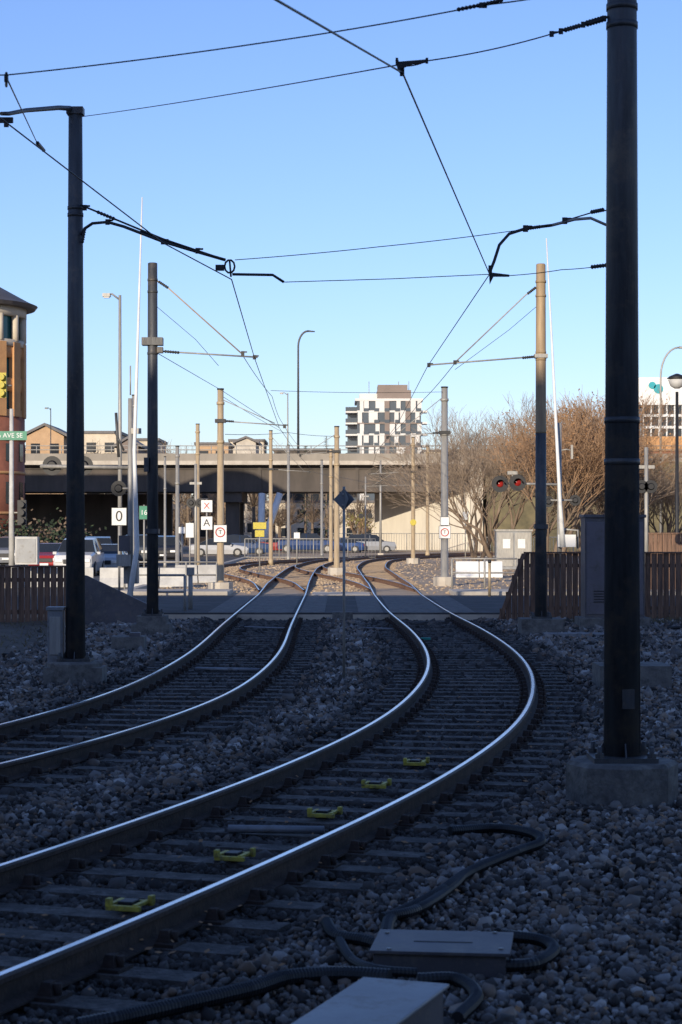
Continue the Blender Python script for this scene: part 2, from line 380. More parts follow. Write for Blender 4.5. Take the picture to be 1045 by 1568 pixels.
foundation(mb,xb-.02,yb,.82,.33,8); mb.box((xb,yb,.1),(.84,.62,.3),m_conc); pole_base(mb,xb,yb,.33,.12,m_steel)
pole(mb,xb,yb,.33,8.3,.145,.1,m_steel,20,bands=(6.88,6.78))
mb.box((xb,yb,8.28),(.24,.22,.1),m_steel)
mb.tube([P(108,166,28.7),P(90,165,28.3),P(40,169,27),P(14,174,26.4),P(2,174,26.2)],[.038,.034,.03,.028,.025],m_steel,8)
mb.box(P(10,184,26.4),(.18,.05,.07),m_wire); clamp(mb,P(10,190,26.4),.06)
A=P(124,314,28.7); B=P(250,366,28); C=P(345,398,27.6)
mb.tube([A,B,C],.014,m_wire,8); insul(mb,A.lerp(B,.2),A.lerp(B,.42),.034)
mb.tube([P(124,360,28.7),P(130,350,28.7),P(142,342,28.6),P(165,340,28.5),P(190,347,28.3),P(250,370,28),P(300,385,27.8),P(345,398,27.6)],.022,m_wire,8)
insul(mb,P(215,355,28.2),P(240,365,28.1),.036); insul(mb,P(130,350,28.7),P(126,372,28.7),.036)
for q in(P(130,318,28.7),P(165,340,28.5),P(250,370,28),P(303,384,27.8)): clamp(mb,q,.06)
ring=[P(352,408,27.5)+Vector((math.cos(t)*.07,0,math.sin(t)*.09)) for t in [i*math.pi/5 for i in range(11)]]
mb.tube(ring,.015,m_wire,6,caps=False)
mb.tube([P(352,400,27.5),P(354,424,27.5)],.015,m_wire,6)
mb.tube([P(356,420,27.5),P(418,421,27.5),P(435,432,27.5)],.019,m_wire,8); mb.box(P(337,410,27.5),(.12,.05,.08),m_wire)
mb.obj('catenary_pole')
mb=MB(); yc=42; xc=P(234,0,yc).x
foundation(mb,xc,yc,.62,.42); mb.box((xc-.02,yc+.1,.1),(.8,.8,.3),m_conc); pole_base(mb,xc,yc,.42,.11,m_steel)
pole(mb,xc,yc,.42,7.86,.125,.1,m_steel,16,bands=(7.5,7.25,5.95))
mb.box((xc,yc,6.2),(.44,.28,.16),m_steel); mb.box((xc+.16,yc,6.02),(.12,.2,.12),m_steel)
mb.box((xc,yc-.02,2.2),(.28,.3,.1),m_steel); mb.box((xc-.12,yc-.1,3.6),(.1,.1,.3),m_steel)
mb.tube([P(250,538,yc),P(395,547,yc)],.017,m_galv,8); insul(mb,P(252,538,yc),P(275,540,yc),.04)
mb.tube([P(241,430,yc),P(258,441,yc),P(370,541,yc)],.016,m_tan,6); insul(mb,P(243,431,yc),P(258,441,yc),.04)
mb.tube([P(241,470,yc),P(300,520,yc),P(335,560,yc)],.006,m_wire,6)
for q in(P(372,541,yc),P(390,547,yc)): clamp(mb,q,.07)
mb.obj('catenary_pole')
mb=MB(); yd=42.3; xd=P(828.5,0,yd).x
foundation(mb,xd,yd,.9,.35,0)
m_d=M('pole_sunlit_tone',(.42,.3,.17),(.27,.19,.11),.6,.05,3,.1,20,stretch=(4,4,.4)); pole_base(mb,xd,yd,.35,.11,m_steel)  # golden sunlight on the upper shaft and bands, painted into their colour
pole(mb,xd,yd,.35,4.3,.125,.1135,m_steel,16); mb.tube([(xd,yd,4.28),(xd,yd,4.32),(xd,yd,7.86),(xd,yd,7.88)],[.1145,.1145,.1,.085],m_d,16)
for zb in(7.5,7.2,6.0,5.85): mb.tube([(xd,yd,zb-.025),(xd,yd,zb+.025)],.115,m_d,16)
mb.box((xd,yd,2.3),(.28,.3,.1),m_steel); mb.box((xd,yd,5.92),(.28,.24,.08),m_galv)
mb.tube([P(820,546,yd),P(655,559,yd)],.017,m_galv,8); insul(mb,P(820,546,yd),P(800,548,yd),.04)
mb.tube([P(821,440,yd),P(805,452,yd),P(697,555,yd)],.016,m_galv,6); insul(mb,P(821,440,yd),P(808,450,yd),.04)
mb.tube([P(821,470,yd),P(780,505,yd),P(697,566,yd)],.006,m_wire,6)
for q in(P(657,559,yd),P(697,555,yd)): clamp(mb,q,.07)
mb.obj('catenary_pole')
m_blk=M('sign_black',(.02,.02,.02),(.015,.015,.015),.5)
def sign_plate(mb,p,wd,ht,mat,rim=m_blk):
    mb.box(Vector(p)+Vector((0,.012,0)),(wd+.03,.015,ht+.03),rim); mb.box(p,(wd,.012,ht),mat)
far=[(338,597,67,m_tan,.12,1,1),(303,650,118,m_tan,.13,0,0),(516,654,93,m_tan,.13,1,-1),(507,688,128,m_tan,.12,0,0),(415,660,120,m_tan,.12,0,1),
     (442,682,135,m_galv,.1,0,0),(272,684,95,m_galv,.1,0,0),(633,670,125,m_tan,.13,1,-1),(655,684,160,m_tan,.14,0,-1),(681,594,75,m_galv,.14,1,-1),(205,606,88,m_galv,.09,0,0),(253,700,110,m_galv,.07,0,0),(493,705,150,m_galv,.1,0,0)]
for x,t,Y,mat,r,fd,cd in far:
    mb=MB(); X=P(x,0,Y).x; zt=P(x,t,Y).z; g=.12
    if fd: mb.tube([(X,Y,g),(X,Y,g+.35)],.42,m_concl,8,smooth=False)
    mb.tube([(X,Y,g),(X,Y,g+.35),(X,Y,g+.36),(X,Y,zt)],[r*1.35,r*1.3,r*1.05,r*.85],mat,12)
    mb.tube([(X,Y,zt),(X,Y,zt+.05)],r,m_black,10)
    mb.tube([(X,Y,zt-.5),(X,Y,zt-.4)],r*1.15,mat,10); mb.tube([(X,Y,zt-1.8),(X,Y,zt-1.7)],r*1.15,mat,10)
    if cd:
        tx=-1.9 if (X<0 and cd>0) else 1.75
        if x==516: tx=-1.9
        mb.tube([(X,Y,5.9),(tx,Y,5.75)],.022,m_galv,6); mb.tube([(X,Y,zt-.3),(X+(tx-X)*.85,Y,5.82)],.016,m_galv,6)
        insul(mb,(X+cd*.1,Y,5.9),(X+cd*.45,Y,5.88),.05); mb.box((X,Y,5.9),(r*3,r*2.6,.12),m_black)
        clamp(mb,(tx,Y,5.72),.1)
    if x==338:
        sign_plate(mb,(X,Y-.16,P(0,817,Y).z),.42,.56,m_white)
        mb.tube([(X+math.cos(t_)*.15,Y-.175,P(0,815,Y).z+math.sin(t_)*.15) for t_ in [i*math.pi/8 for i in range(17)]],.02,m_redp,6,caps=False)
        o=mb.obj('catenary_pole'); text_child('T',(X,Y-.18,P(0,815,Y).z),.2,m_blk,o)
    elif x==681:
        sign_plate(mb,(X,Y-.18,P(0,798,Y).z),.32,.3,m_white); sign_plate(mb,(X,Y-.18,P(0,815,Y).z),.42,.45,m_white)
        mb.tube([(X+math.cos(t_)*.14,Y-.195,P(0,815,Y).z+math.sin(t_)*.14) for t_ in [i*math.pi/8 for i in range(17)]],.018,m_redp,6,caps=False)
        o=mb.obj('catenary_pole'); text_child('T',(X,Y-.2,P(0,815,Y).z),.18,m_blk,o)
    elif x==633:
        mb.tube([(X,Y-.17,P(0,800,Y).z),(X,Y-.15,P(0,800,Y).z)],.2,m_yel,14); mb.obj('catenary_pole')
    else: mb.obj('utility_pole' if not fd and not cd else 'catenary_pole')

# ---------------------------------------------------------------- overhead wires
def wire(name,pts,r,sag=0,n=14):
    out=[]
    for a,b in zip(pts[:-1],pts[1:]):
        a=Vector(a);b=Vector(b)
        for i in range(n):
            t=i/n; p=a.lerp(b,t); p.z-=4*sag*t*(1-t); out.append(p)
    out.append(Vector(pts[-1])); mb=MB(); mb.tube(out,r,m_wire,5); return mb.obj(name)
wire('contact_wire',[(-2.6,4,5.85),P(420,-2,10.5),P(617,112,15.5),P(750,420,27.5),P(655,561,42.3),P(610,648,66),P(577,692,93),(1.8,120,5.7),(6,150,5.7),(14,168,5.7),(30,182,5.7)],.0078)
wire('contact_wire',[(-9,8,5.75),P(0,180,20.5),P(250,372,26),P(355,428,27.5),P(390,548,42),P(428,655,67),P(455,694,95),(-1.6,120,5.7),(3,153,5.7),(12,172,5.7),(30,186,5.7)],.0085)
wire('contact_wire',[P(240,540,42),P(340,598,60),P(428,655,67)],.008)
wire('messenger_wire',[P(370,541,42),P(417,607,60),P(428,640,67),P(455,680,95)],.008,.05)
wire('messenger_wire',[P(697,556,42.3),P(640,620,60),P(600,665,80),P(575,690,95)],.008,.05)
mb=MB(); c0=P(617,100,15.4)
wire('span_wire',[P(123,179,28.6),c0+Vector((-.05,0,.0)),P(655,93,15.6),P(845,52,16.0)],.0055,.02)
mb.tube([P(608,92,15.4),P(612,108,15.4),P(618,114,15.4)],.014,m_wire,6)
mb.prism([P(606,96,15.42),P(655,92,15.42),P(655,96,15.42),P(632,99,15.42),P(614,106,15.42)],(0,-.03,0),m_wire)
mb.box(P(608,94,15.4),(.02,.03,.05),m_wire); mb.box(P(616,110,15.45),(.035,.04,.06),m_wire); mb.box(P(654,93,15.4),(.02,.03,.04),m_wire)
mb.obj('wire_hanger')
mb=MB(); mb.prism([P(749,418,27.5),P(755,418,27.5),P(780,421,27.5),P(780,424,27.5),P(756,424,27.5),P(750,436,27.5)],(0,-.04,0),m_wire); mb.box(P(751,412,27.5),(.05,.04,.1),m_wire); mb.obj('wire_hanger')
wire('span_wire',[(-7,13.5,5.35),P(10,115,13.5),P(400,66,13),P(740,8,12.6),P(900,-18,12.4)],.005,.01)
mb=MB(); insul(mb,P(700,15,12.6),P(735,8,12.6),.018); insul(mb,P(740,7,12.6),P(770,0,12.5),.018); mb.box(P(740,8,12.6),(.05,.03,.03),m_wire); mb.obj('wire_insulator')
wire('span_wire',[P(10,118,13.5),P(60,225,26),P(70,231,26)],.006)
mb=MB(); mb.box(P(10,120,13.5),(.025,.03,.05),m_wire); mb.tube([P(10,112,13.5),P(10,132,14)],.01,m_wire,6); insul(mb,P(57,218,24),P(68,231,26),.03); mb.obj('wire_insulator')
wire('span_wire',[P(360,398,27.6),P(580,378,27.7),P(790,353,27.9)],.006,.01)
wire('span_wire',[P(435,432,27.5),P(600,427,27.5),P(750,420,27.5)],.006,.0)
wire('span_wire',[P(780,422,27.5),P(860,413,28),P(930,406,28.1)],.006,.01)
wire('span_wire',[P(415,598,67),P(681,600,75)],.008,.05)
wire('span_wire',[P(338,605,67),P(440,665,95)],.008,.05)
wire('span_wire',[P(345,665,67),P(440,662,90),P(516,668,93)],.01,.05)

# ---------------------------------------------------------------- foreground bits
mb=MB(); rot=-math.radians(19.7)
mb.box((.10,7.84,.15),(.34,.98,.34),m_cabd,rot); mb.box((.10,7.84,.332),(.38,1.02,.018),m_cab,rot)
mb.obj('cable_junction_box',.006)
mb=MB(); mb.box((.52,10.15,.055),(.66,.5,.11),m_cabd,-.12); mb.box((.52,10.15,.118),(.7,.54,.016),m_cabd,-.12)
for u,v in((-.28,-.2),(.28,-.2),(-.28,.2),(.28,.2)): mb.tube([(.52+u,10.15+v,.126),(.52+u,10.15+v,.134)],.014,m_galv,6)
mb.box((.52,10.13,.127),(.3,.02,.004),m_black,-.12)
mb.obj('track_junction_box',.004)
def hose(pts,r=.032,z=.065):
    W=[G(x,y,z+random.uniform(-.015,.01)) for x,y in pts]
    PP=[W[0]*2-W[1]]+W+[W[-1]*2-W[-2]]; out=[]
    for i in range(1,len(PP)-2):
        p0,p1,p2,p3=PP[i-1:i+3]; L=(p2-p1).length; n=max(4,int(L/.009))
        for k in range(n):
            t=k/n; out.append(.5*((2*p1)+(p2-p0)*t+(2*p0-5*p1+4*p2-p3)*t*t+(3*p1-p0-3*p2+p3)*t**3))
    mb=MB(); mb.tube(out,[r*(1.0 if i%2 else .9) for i in range(len(out))],m_rub,10,smooth=False); mb.obj('cable_hose')
hose([(690,1272),(760,1268),(815,1276),(828,1290),(790,1305),(720,1335),(680,1362),(640,1385),(600,1405),(590,1432)],.036)
hose([(585,1405),(640,1392),(690,1360),(712,1338)],.03)
hose([(770,1432),(830,1440),(848,1455),(820,1475),(770,1478),(740,1470)],.034)
hose([(500,1412),(515,1432),(560,1440),(590,1450)],.034)
hose([(120,1572),(180,1560),(270,1540),(380,1515),(440,1497),(520,1492),(600,1496)],.042)
hose([(640,1500),(700,1500),(730,1525),(700,1560)],.034)
hose([(520,1440),(540,1470),(580,1485),(640,1490)],.026)
m_ydk=M('yellow_fibreglass',(.6,.5,.06),(.38,.31,.05),.6,0,20,grime=((.1,.09,.06),14))
for x,y,a in((200,1386,.3),(360,1311,.3),(498,1246,.3),(577,1202,.25),(638,1168,.2)):
    p=G(x,y,.05); mb=MB(); c,s=math.cos(-a),math.sin(-a)
    def L(u,v,z=0): return (p.x+u*c-v*s,p.y+u*s+v*c,p.z+z)
    mb.box(L(0,-.1),(.21,.035,.03),m_ydk,-a); mb.box(L(0,.1),(.21,.035,.03),m_ydk,-a)
    for u in(-.09,.07): mb.box(L(u,0,.012),(.03,.2,.02),m_ydk,-a)
    mb.box(L(-.01,0,.0),(.09,.12,.06),m_black,-a); mb.box(L(-.09,-.1,.03),(.03,.05,.05),m_ydk,-a); mb.box(L(.09,.1,.02),(.03,.05,.05),m_ydk,-a)
    mb.obj('track_transponder_bracket',.004)
def trough(x0,x1,y,r=.03):
    a=G(x0,y,.05);b=G(x1,y+2,.05); mb=MB(); mb.tube([a,b],r,m_cab,8); mb.obj('drain_pipe')
trough(350,497,1269); trough(300,402,1024); trough(548,602,961,.02); trough(375,437,960,.02)
mb=MB(); a=G(880,972,.05); mb.box(a,(1.3,.35,.08),m_cab); mb.obj('cable_trough_lid',.01)
mb=MB(); a=G(525,948,.05); mb.box((a.x,a.y,.1),(.5,.4,.26),m_conc); mb.obj('concrete_block',.015)
mb=MB(); a=G(198,992,.05); mb.box((a.x,a.y,.12),(.6,.5,.3),m_conc); mb.box((a.x+.12,a.y-.1,.3),(.2,.2,.08),m_cabd); mb.obj('handhole_box',.015)
mb=MB(); a=G(652,978,.05); mb.box(a,(.2,.1,.05),M('teal_paint',(.03,.3,.25),(.03,.24,.2))); mb.obj('track_marker',.01)
mb=MB(); X=P(88,0,28.9).x; mb.box((X,28.8,.62),(.22,.24,.9),m_cab); mb.box((X,28.8,1.09),(.26,.28,.05),m_cab); mb.box((X,28.67,.7),(.16,.01,.55),m_galv); mb.obj('electrical_cabinet',.008)
mb=MB(); p=G(527,1040,0); zt=P(0,745,p.y).z
mb.tube([(p.x,p.y,-.1),(p.x,p.y,zt)],.02,m_galv,8)
zc=P(0,765,p.y).z; m_back=M('sign_back_aluminium',(.2,.21,.22),(.14,.15,.16),.5,.15,5)
for ang,h in((.3,.165),(1.2,.18)):
    d=Vector((math.cos(ang),-math.sin(ang),0)); c=Vector((p.x,p.y-.03,zc)); nrm=Vector((-d.y,d.x,0))
    mb.prism([c+d*-h,c+Vector((0,0,-h)),c+d*h,c+Vector((0,0,h))],nrm*.006,m_back)
for z in(-.08,.08): mb.box((p.x,p.y-.02,zc+z),(.06,.05,.03),m_galv)
mb.obj('diamond_track_sign')

# ---------------------------------------------------------------- fences, cabinets at crossing
def board_fence(name,a,b,h,mat,z0=0,taper=None):
    a=Vector(a);b=Vector(b); L=(b-a).length; n=int(L/.15); ang=math.atan2(b.y-a.y,b.x-a.x); mb=MB()
    for i in range(n):
        t=(i+.5)/n; p=a.lerp(b,t); hh=h
        if taper: hh=min(h,taper(t*L))
        mb.box((p.x,p.y+(.03 if i%3==0 else 0),z0+hh/2+random.uniform(-.01,.01)),(.134,.03+.012*(i%2),hh),mat,ang)
    off=.6 if taper else 0
    for z in(.3,h-.3):
        mb.box(((a.x+b.x+off)/2,(a.y+b.y)/2+.08,z0+z),(L-.2-off,.06,.09),mat,ang)
    mb.box(((a.x+b.x+off)/2,(a.y+b.y)/2,z0+h+.02),(L-off,.1,.04),mat,ang)
    if taper: mb.prism([(a.x-.05,a.y-.05,z0),(a.x+.05,a.y-.05,z0),(a.x+off+.05,a.y-.05,z0+h),(a.x+off-.05,a.y-.05,z0+h)],(0,.1,0),mat)
    return mb.obj(name)
board_fence('wood_fence',(3.9,49,0),(10.5,49.2,0),1.65,m_fence,0,lambda s:.1+s*2.7)
board_fence('wood_fence',(-14,46.5,0),(-6.4,47,0),1.35,m_fence,0)
board_fence('wood_fence',(9.6,66,0),(20,66,0),1.9,m_fence,.2)
mb=MB(); mb.prism([(-6.4,47,0),(-4.1,47,0),(-4.3,47,.35),(-6.0,47,1.15),(-6.4,47,1.2)],(0,.12,0),m_cabd); mb.obj('retaining_wall')
m_mauve=M('cabinet_mauve',(.17,.15,.17),(.12,.11,.125),.5,.1,grime=((.1,.09,.09),3))
mb=MB(); mb.box((6.2,45.5,1.36),(1.35,.8,2.3),m_cabd); mb.box((6.2,45.5,2.54),(1.42,.88,.07),m_cabd); mb.box((6.2,45.5,.1),(1.6,1.1,.28),m_conc)
for s in(-1,1): mb.box((6.2+s*.33,45.09,1.36),(.62,.025,2.1),m_mauve)
for k in range(5): mb.box((5.87,45.07,.6+k*.06),(.3,.02,.02),m_black)
mb.box((6.24,45.06,1.4),(.03,.03,.2),m_galv); mb.obj('signal_cabinet',.012)
mb=MB(); Y=107; X=P(786,0,Y).x; mb.box((X,Y,1.15),(1.9,1.2,2.05),m_cab); mb.box((X,Y,2.22),(2.0,1.3,.1),m_galv)
for s in(-1,1): mb.box((X+s*.47,Y-.62,1.2),(.86,.03,1.8),m_galv); mb.box((X+s*.4,Y-.65,1.5),(.4,.02,.5),m_white)
mb.obj('utility_cabinet',.02)
mb=MB(); mb.box((8.3,44,.1),(.5,.4,.3),m_black); mb.box((8.3,44,.27),(.54,.44,.04),m_cabd); mb.tube([(8.1,44,.2),(7.6,43.6,.1),(7.2,43.9,.06)],.04,m_rub,8); mb.obj('battery_box',.02)
def jersey(x,y,L,mat,ang=0):
    mb=MB(); c,s=math.cos(ang),math.sin(ang); pr=[(-.3,0),(.3,0),(.3,.08),(.13,.35),(.09,.72),(-.09,.72),(-.13,.35),(-.3,.08)]
    n=max(1,round(L/1.2)); l=L/n
    for k in range(n):
        u=-L/2+k*l+.02
        pts=[Vector((x+u*c-v*s,y+u*s+v*c,.13+z)) for v,z in pr]
        mb.prism(pts,((l-.04)*c,(l-.04)*s,0),mat)
    mb.obj('jersey_barrier',.02)
jersey(-7.2,73,3.3,m_offw); jersey(-10.4,73.3,2.6,m_offw,.1); jersey(6.1,88,2.1,m_white); jersey(-5.7,79,1.8,m_offw,.2)
def guard_rail(name,x0,x1,y,h,mat,n=4):
    mb=MB()
    for i in range(n):
        x=x0+(x1-x0)*i/(n-1); mb.tube([(x,y,.12),(x,y,.12+h)],.035,mat,8)
    for z in(h,h*.55): mb.tube([(x0,y,.12+z),(x1,y,.12+z)],.03,mat,8)
    mb.obj(name)
guard_rail('pipe_railing',3.9,6.2,70,1.1,m_galv,3); guard_rail('pipe_railing',-7.5,-4.3,69,1.0,m_galv,4); guard_rail('pipe_railing',-4.75,-4.0,51,.95,m_galv,2)
mb=MB(); X=P(750,0,62).x; mb.tube([(X,62,.1),(X,62,1.2)],.045,m_tan,10); mb.tube([(X,62,1.2),(X,62,1.3)],.055,m_black,10); mb.obj('bollard')
mb=MB(); X=P(292,0,52).x; mb.tube([(X,52,.1),(X,52,1.1)],.06,m_galv,10); mb.box((X,52,1.15),(.2,.15,.2),m_galv); mb.obj('bollard')

# ---------------------------------------------------------------- crossing signals
def flasher(mb,p,face=-1,r=.24):
    p=Vector(p); mb.tube([p,p+Vector((0,.03,0))],r,m_black,18)
    mb.tube([p+Vector((0,.03,0)),p+Vector((0,.2,0))],[r*.6,r*.5],m_black,14)
    if face<0:
        mb.tube([p+Vector((0,-.03,0)),p+Vector((0,-.015,0)),p],[r*.12,r*.38,r*.42],m_red,14)
        for i in range(8):
            t=math.pi*i/8; t2=math.pi*(i+1)/8
            mb.poly([(p.x+math.cos(t)*r*.5,p.y,p.z+math.sin(t)*r*.5),(p.x+math.cos(t2)*r*.5,p.y,p.z+math.sin(t2)*r*.5),(p.x+math.cos(t2)*r*.5,p.y-.2,p.z+math.sin(t2)*r*.5),(p.x+math.cos(t)*r*.5,p.y-.2,p.z+math.sin(t)*r*.5)],m_black)
    else:
        mb.tube([p+Vector((0,-.08,0)),p],[r*.4,r*.55],m_black,14)
def gate(X,Y,h):
    mb=MB(); mb.tube([(X,Y,.1),(X,Y,h)],[.075,.06],m_galv,12); mb.box((X,Y,.2),(.5,.5,.25),m_conc)
    mb.box((X,Y+.25,1.15),(.36,.4,.6),m_galv); return mb
def banded_arm(mb,pts,rads):
    mb.tube(pts,rads,m_white,8)
Y=57; X=P(857,0,Y).x; mb=gate(X,Y,5.3)
top=P(837,365,Y-.3); bot=P(858,770,Y-.3); b0=P(862,838,Y-.3)
banded_arm(mb,[b0,bot,top],[.09,.055,.018])
mb.tube([P(857,742,Y),P(765,740,Y)],.035,m_galv,8); mb.box(P(785,724,Y),(.28,.1,.1),m_galv); mb.tube([P(785,742,Y),P(785,724,Y)],.025,m_galv,6)
flasher(mb,P(766,741,Y-.1)); flasher(mb,P(793,739,Y-.1)); flasher(mb,P(881,766,Y),1,.16); flasher(mb,P(840,768,Y),1,.16)
mb.tube([P(840,766,Y),P(881,766,Y)],.03,m_galv,6); mb.tube([P(857,690,Y),P(868,688,Y),P(876,690,Y)],.02,m_galv,6); mb.box(P(876,692,Y),(.06,.1,.4),m_galv)
mb.tube([P(860,810,Y),P(885,812,Y),P(885,840,Y)],.035,m_galv,6); mb.box(P(868,828,Y-.2),(.5,.2,.35),m_white)
mb.obj('railway_crossing_gate')
Y=51; X=P(200,0,Y).x; mb=gate(X,Y,5.6)
banded_arm(mb,[P(195,938,Y-.4),P(210,840,Y-.35),P(206,690,Y-.35),P(218,302,Y-.35)],[.08,.065,.05,.016])
mb.tube([P(202,716,Y),P(62,714,Y)],.05,m_galv,8); flasher(mb,P(80,713,Y+.1),1,.25); flasher(mb,P(128,713,Y+.1),1,.25); flasher(mb,P(182,748,Y),1,.2)
mb.tube([P(182,748,Y),P(202,748,Y)],.03,m_galv,6); mb.tube([P(200,605,Y),P(200,560,Y)],.02,m_galv,6)
mb.tube([P(178,632,Y),P(182,700,Y)],[.04,.04],m_steel,6); mb.tube([P(176,660,Y),P(190,690,Y)],.03,m_steel,6)
mb.box(P(209,660,Y),(.25,.12,.14),m_galv); mb.box(P(192,832,Y-.1),(.3,.3,.4),m_cabd); mb.box(P(190,858,Y-.1),(.35,.3,.3),m_galv)
mb.obj('railway_crossing_gate')
for px,Y,py in((300,82,770),(560,150,790),(990,60,745)):
    mb=MB(); X=P(px,0,Y).x; mb.tube([(X,Y,.1),(X,Y,P(0,py-60,Y).z)],.06,m_galv,10); flasher(mb,P(px-7,py,Y-.1),1,.2); flasher(mb,P(px+7,py,Y-.1),1,.2); mb.box(P(px,py-30,Y),(.5,.04,.1),m_galv); mb.obj('crossing_signal')
def traffic_signal(px,Y,topy,heads,mat=None):
    mb=MB(); X=P(px,0,Y).x; mb.tube([(X,Y,.1),(X,Y,P(0,topy,Y).z)],[.11,.07],mat or m_galv,12); mb.box((X,Y,.2),(.45,.45,.25),m_concl)
    for hx,hy,front in heads:
        p=P(hx,hy,Y-.1); mb.box(p,(.3,.2,.9),m_yel if front=='y' else m_black)
        for k in range(3):
            q=p+Vector((0,-.11,.29-.29*k)); mb.tube([q,q+Vector((0,-.18,.0))],[.12,.115],m_black if front!='y' else m_yel,12)
        mb.tube([p+Vector((0,.1,0)),Vector((X,Y,p.z))],.03,m_galv,6)
    return mb
Y=72; mb=traffic_signal(18,Y,626,[(4,590,'y'),(34,785,'b')],mat=m_offw)
p=P(16,667,Y-.1); mb.box(p,(1.2,.03,.32),m_green); mb.box(P(42,843,Y),(.8,.5,1.0),m_offw); mb.box(P(42,843,Y)+Vector((0,-.26,0)),(.7,.02,.85),m_cab); o=mb.obj('traffic_signal'); text_child('6 AVE SE',p+Vector((0,-.02,0)),.24,m_white,o)
mb=traffic_signal(583,165,705,[(583,733,'b')]); mb.obj('traffic_signal')
def post_sign(px,Y,plates,name='traffic_sign',txt=None):
    mb=MB(); X=P(px,0,Y).x; zt=P(0,plates[0][0]-plates[0][2]/2,Y).z+.05
    mb.tube([(X,Y,.1),(X,Y,zt)],.035,m_galv,8)
    for(py,wpx,hpx,mat) in plates:
        s=Y/F; sign_plate(mb,(X,Y-.06,P(0,py,Y).z),wpx*s,hpx*s,mat)
    o=mb.obj(name)
    if txt:
        for(py,t,sz,m) in txt: text_child(t,(X,Y-.075,P(0,py,Y).z),sz,m,o)
post_sign(317,80,[(775,17,18,m_white),(801,17,20,m_white)],txt=[(775,'X',.35,m_redp),(801,'A',.42,m_blk)])
post_sign(183,60,[(791,22,26,m_white)],txt=[(791,'0',.45,m_blk)])
post_sign(221,78,[(785,14,20,m_green)],txt=[(785,'16',.28,m_white)])
post_sign(398,100,[(805,20,10,m_yel),(817,14,10,m_yel)])
post_sign(291,90,[(812,12,22,m_white)]); post_sign(713,120,[(790,8,12,m_white)]); post_sign(279,86,[(812,10,10,m_white)]); post_sign(455,118,[(820,9,9,m_white)]); post_sign(230,98,[(812,9,13,m_offw)])
def street_lamp(px,Y,topy,armpx,mat,r=.1,z0=.1,curved=False):
    mb=MB(); X=P(px,0,Y).x; zt=P(0,topy,Y).z; dx=(armpx-px)*Y/F
    if curved:
        R=abs(dx); sg=1 if dx>0 else -1
        pts=[(X,Y,z0),(X,Y,zt-R*1.6)]+[(X+sg*R*(1-math.cos(t)),Y,zt-R*1.6+R*1.6*math.sin(t)) for t in [i*math.pi/14 for i in range(1,8)]]
        mb.tube(pts,[r]+[r*.7]*(len(pts)-1),mat,10); end=Vector(pts[-1])
        mb.tube([end,end+Vector((sg*.7,0,-.05))],[.1,.06],mat,8)
    else:
        mb.tube([(X,Y,z0),(X,Y,zt)],[r,r*.6],mat,10); mb.tube([(X,Y,zt-.2),(X+dx*.5,Y,zt+.05),(X+dx,Y,zt)],.04,mat,8)
        mb.box((X+dx*.85,Y,zt),(abs(dx)*.5,.3,.14),mat); mb.box((X+dx*.85,Y,zt-.09),(abs(dx)*.35,.22,.05),m_white)
    mb.tube([(X,Y,z0),(X,Y,z0+.5)],r*1.5,mat,10)
    mb.obj('street_lamp')
street_lamp(184,84,452,160,m_galv,.1); street_lamp(457,204,507,472,m_steel,.14,8,True); street_lamp(441,206,602,430,m_galv,.1,8)
street_lamp(1012,150,532,1040,m_galv,.1,.1,True); street_lamp(78,230,625,70,m_steel,.08)
mb=MB(); Y=80; X=P(1037,0,Y).x; mb.tube([(X,Y,.1),(X,Y,.6),(X,Y,P(0,600,Y).z)],[.12,.08,.06],m_black,10)
z=P(0,595,Y).z; mb.tube([(X,Y,z),(X,Y,z+.1),(X,Y,z+.35),(X,Y,z+.42)],[.1,.26,.36,.1],m_offw,14); mb.tube([(X,Y,z+.4),(X,Y,z+.5),(X,Y,z+.6)],[.42,.3,.05],m_black,14); mb.obj('street_lamp')

# ---------------------------------------------------------------- bridge
mb=MB(); Y=200; XE=14.0
z=P(0,752,Y).z; z2=P(0,712,Y).z
def span(x0,x1,yc,zc,dy,dz,mat): mb.box(((x0+x1)/2,yc,zc),(x1-x0,dy,dz),mat)
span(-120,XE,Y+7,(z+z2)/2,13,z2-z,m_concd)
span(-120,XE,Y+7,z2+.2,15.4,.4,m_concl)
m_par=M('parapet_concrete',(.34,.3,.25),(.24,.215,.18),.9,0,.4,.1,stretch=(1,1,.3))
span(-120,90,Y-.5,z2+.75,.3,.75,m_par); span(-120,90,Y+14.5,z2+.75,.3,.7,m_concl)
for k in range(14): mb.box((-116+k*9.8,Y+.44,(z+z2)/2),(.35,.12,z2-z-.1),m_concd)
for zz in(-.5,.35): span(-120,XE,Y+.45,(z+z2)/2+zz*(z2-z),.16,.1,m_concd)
for i in range(84):
    x=-118+i*2.5; mb.tube([(x,Y-.5,z2+1.1),(x,Y-.5,z2+1.9)],.05,m_galv,5)
for zz in(1.5,1.9): mb.tube([(-119,Y-.5,z2+zz),(89,Y-.5,z2+zz)],.045,m_galv,5)
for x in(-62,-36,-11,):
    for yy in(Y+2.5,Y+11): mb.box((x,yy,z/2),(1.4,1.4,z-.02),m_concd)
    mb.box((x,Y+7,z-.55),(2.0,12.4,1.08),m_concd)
for s in(-1,1): mb.tube([(-8,Y-2,.1),(-8+s*.9+1,Y-1,5.9)],.35,m_white,8)
mb.prism([(3.6,Y+12,.05),(12.6,Y+.6,.05),(14,Y+.6,.05),(14,Y+13.4,.05),(3.6,Y+13.4,.05)],(0,0,z-.07),m_abut)
mb.box((13.6,Y-.1,z2/2),(1.2,1.2,z2-.05),m_abut)
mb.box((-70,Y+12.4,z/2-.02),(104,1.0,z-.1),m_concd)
mb.obj('road_bridge')
m_bank=M('embankment_grass',(.2,.16,.08),(.1,.085,.045),.95,0,.6,.6,5)
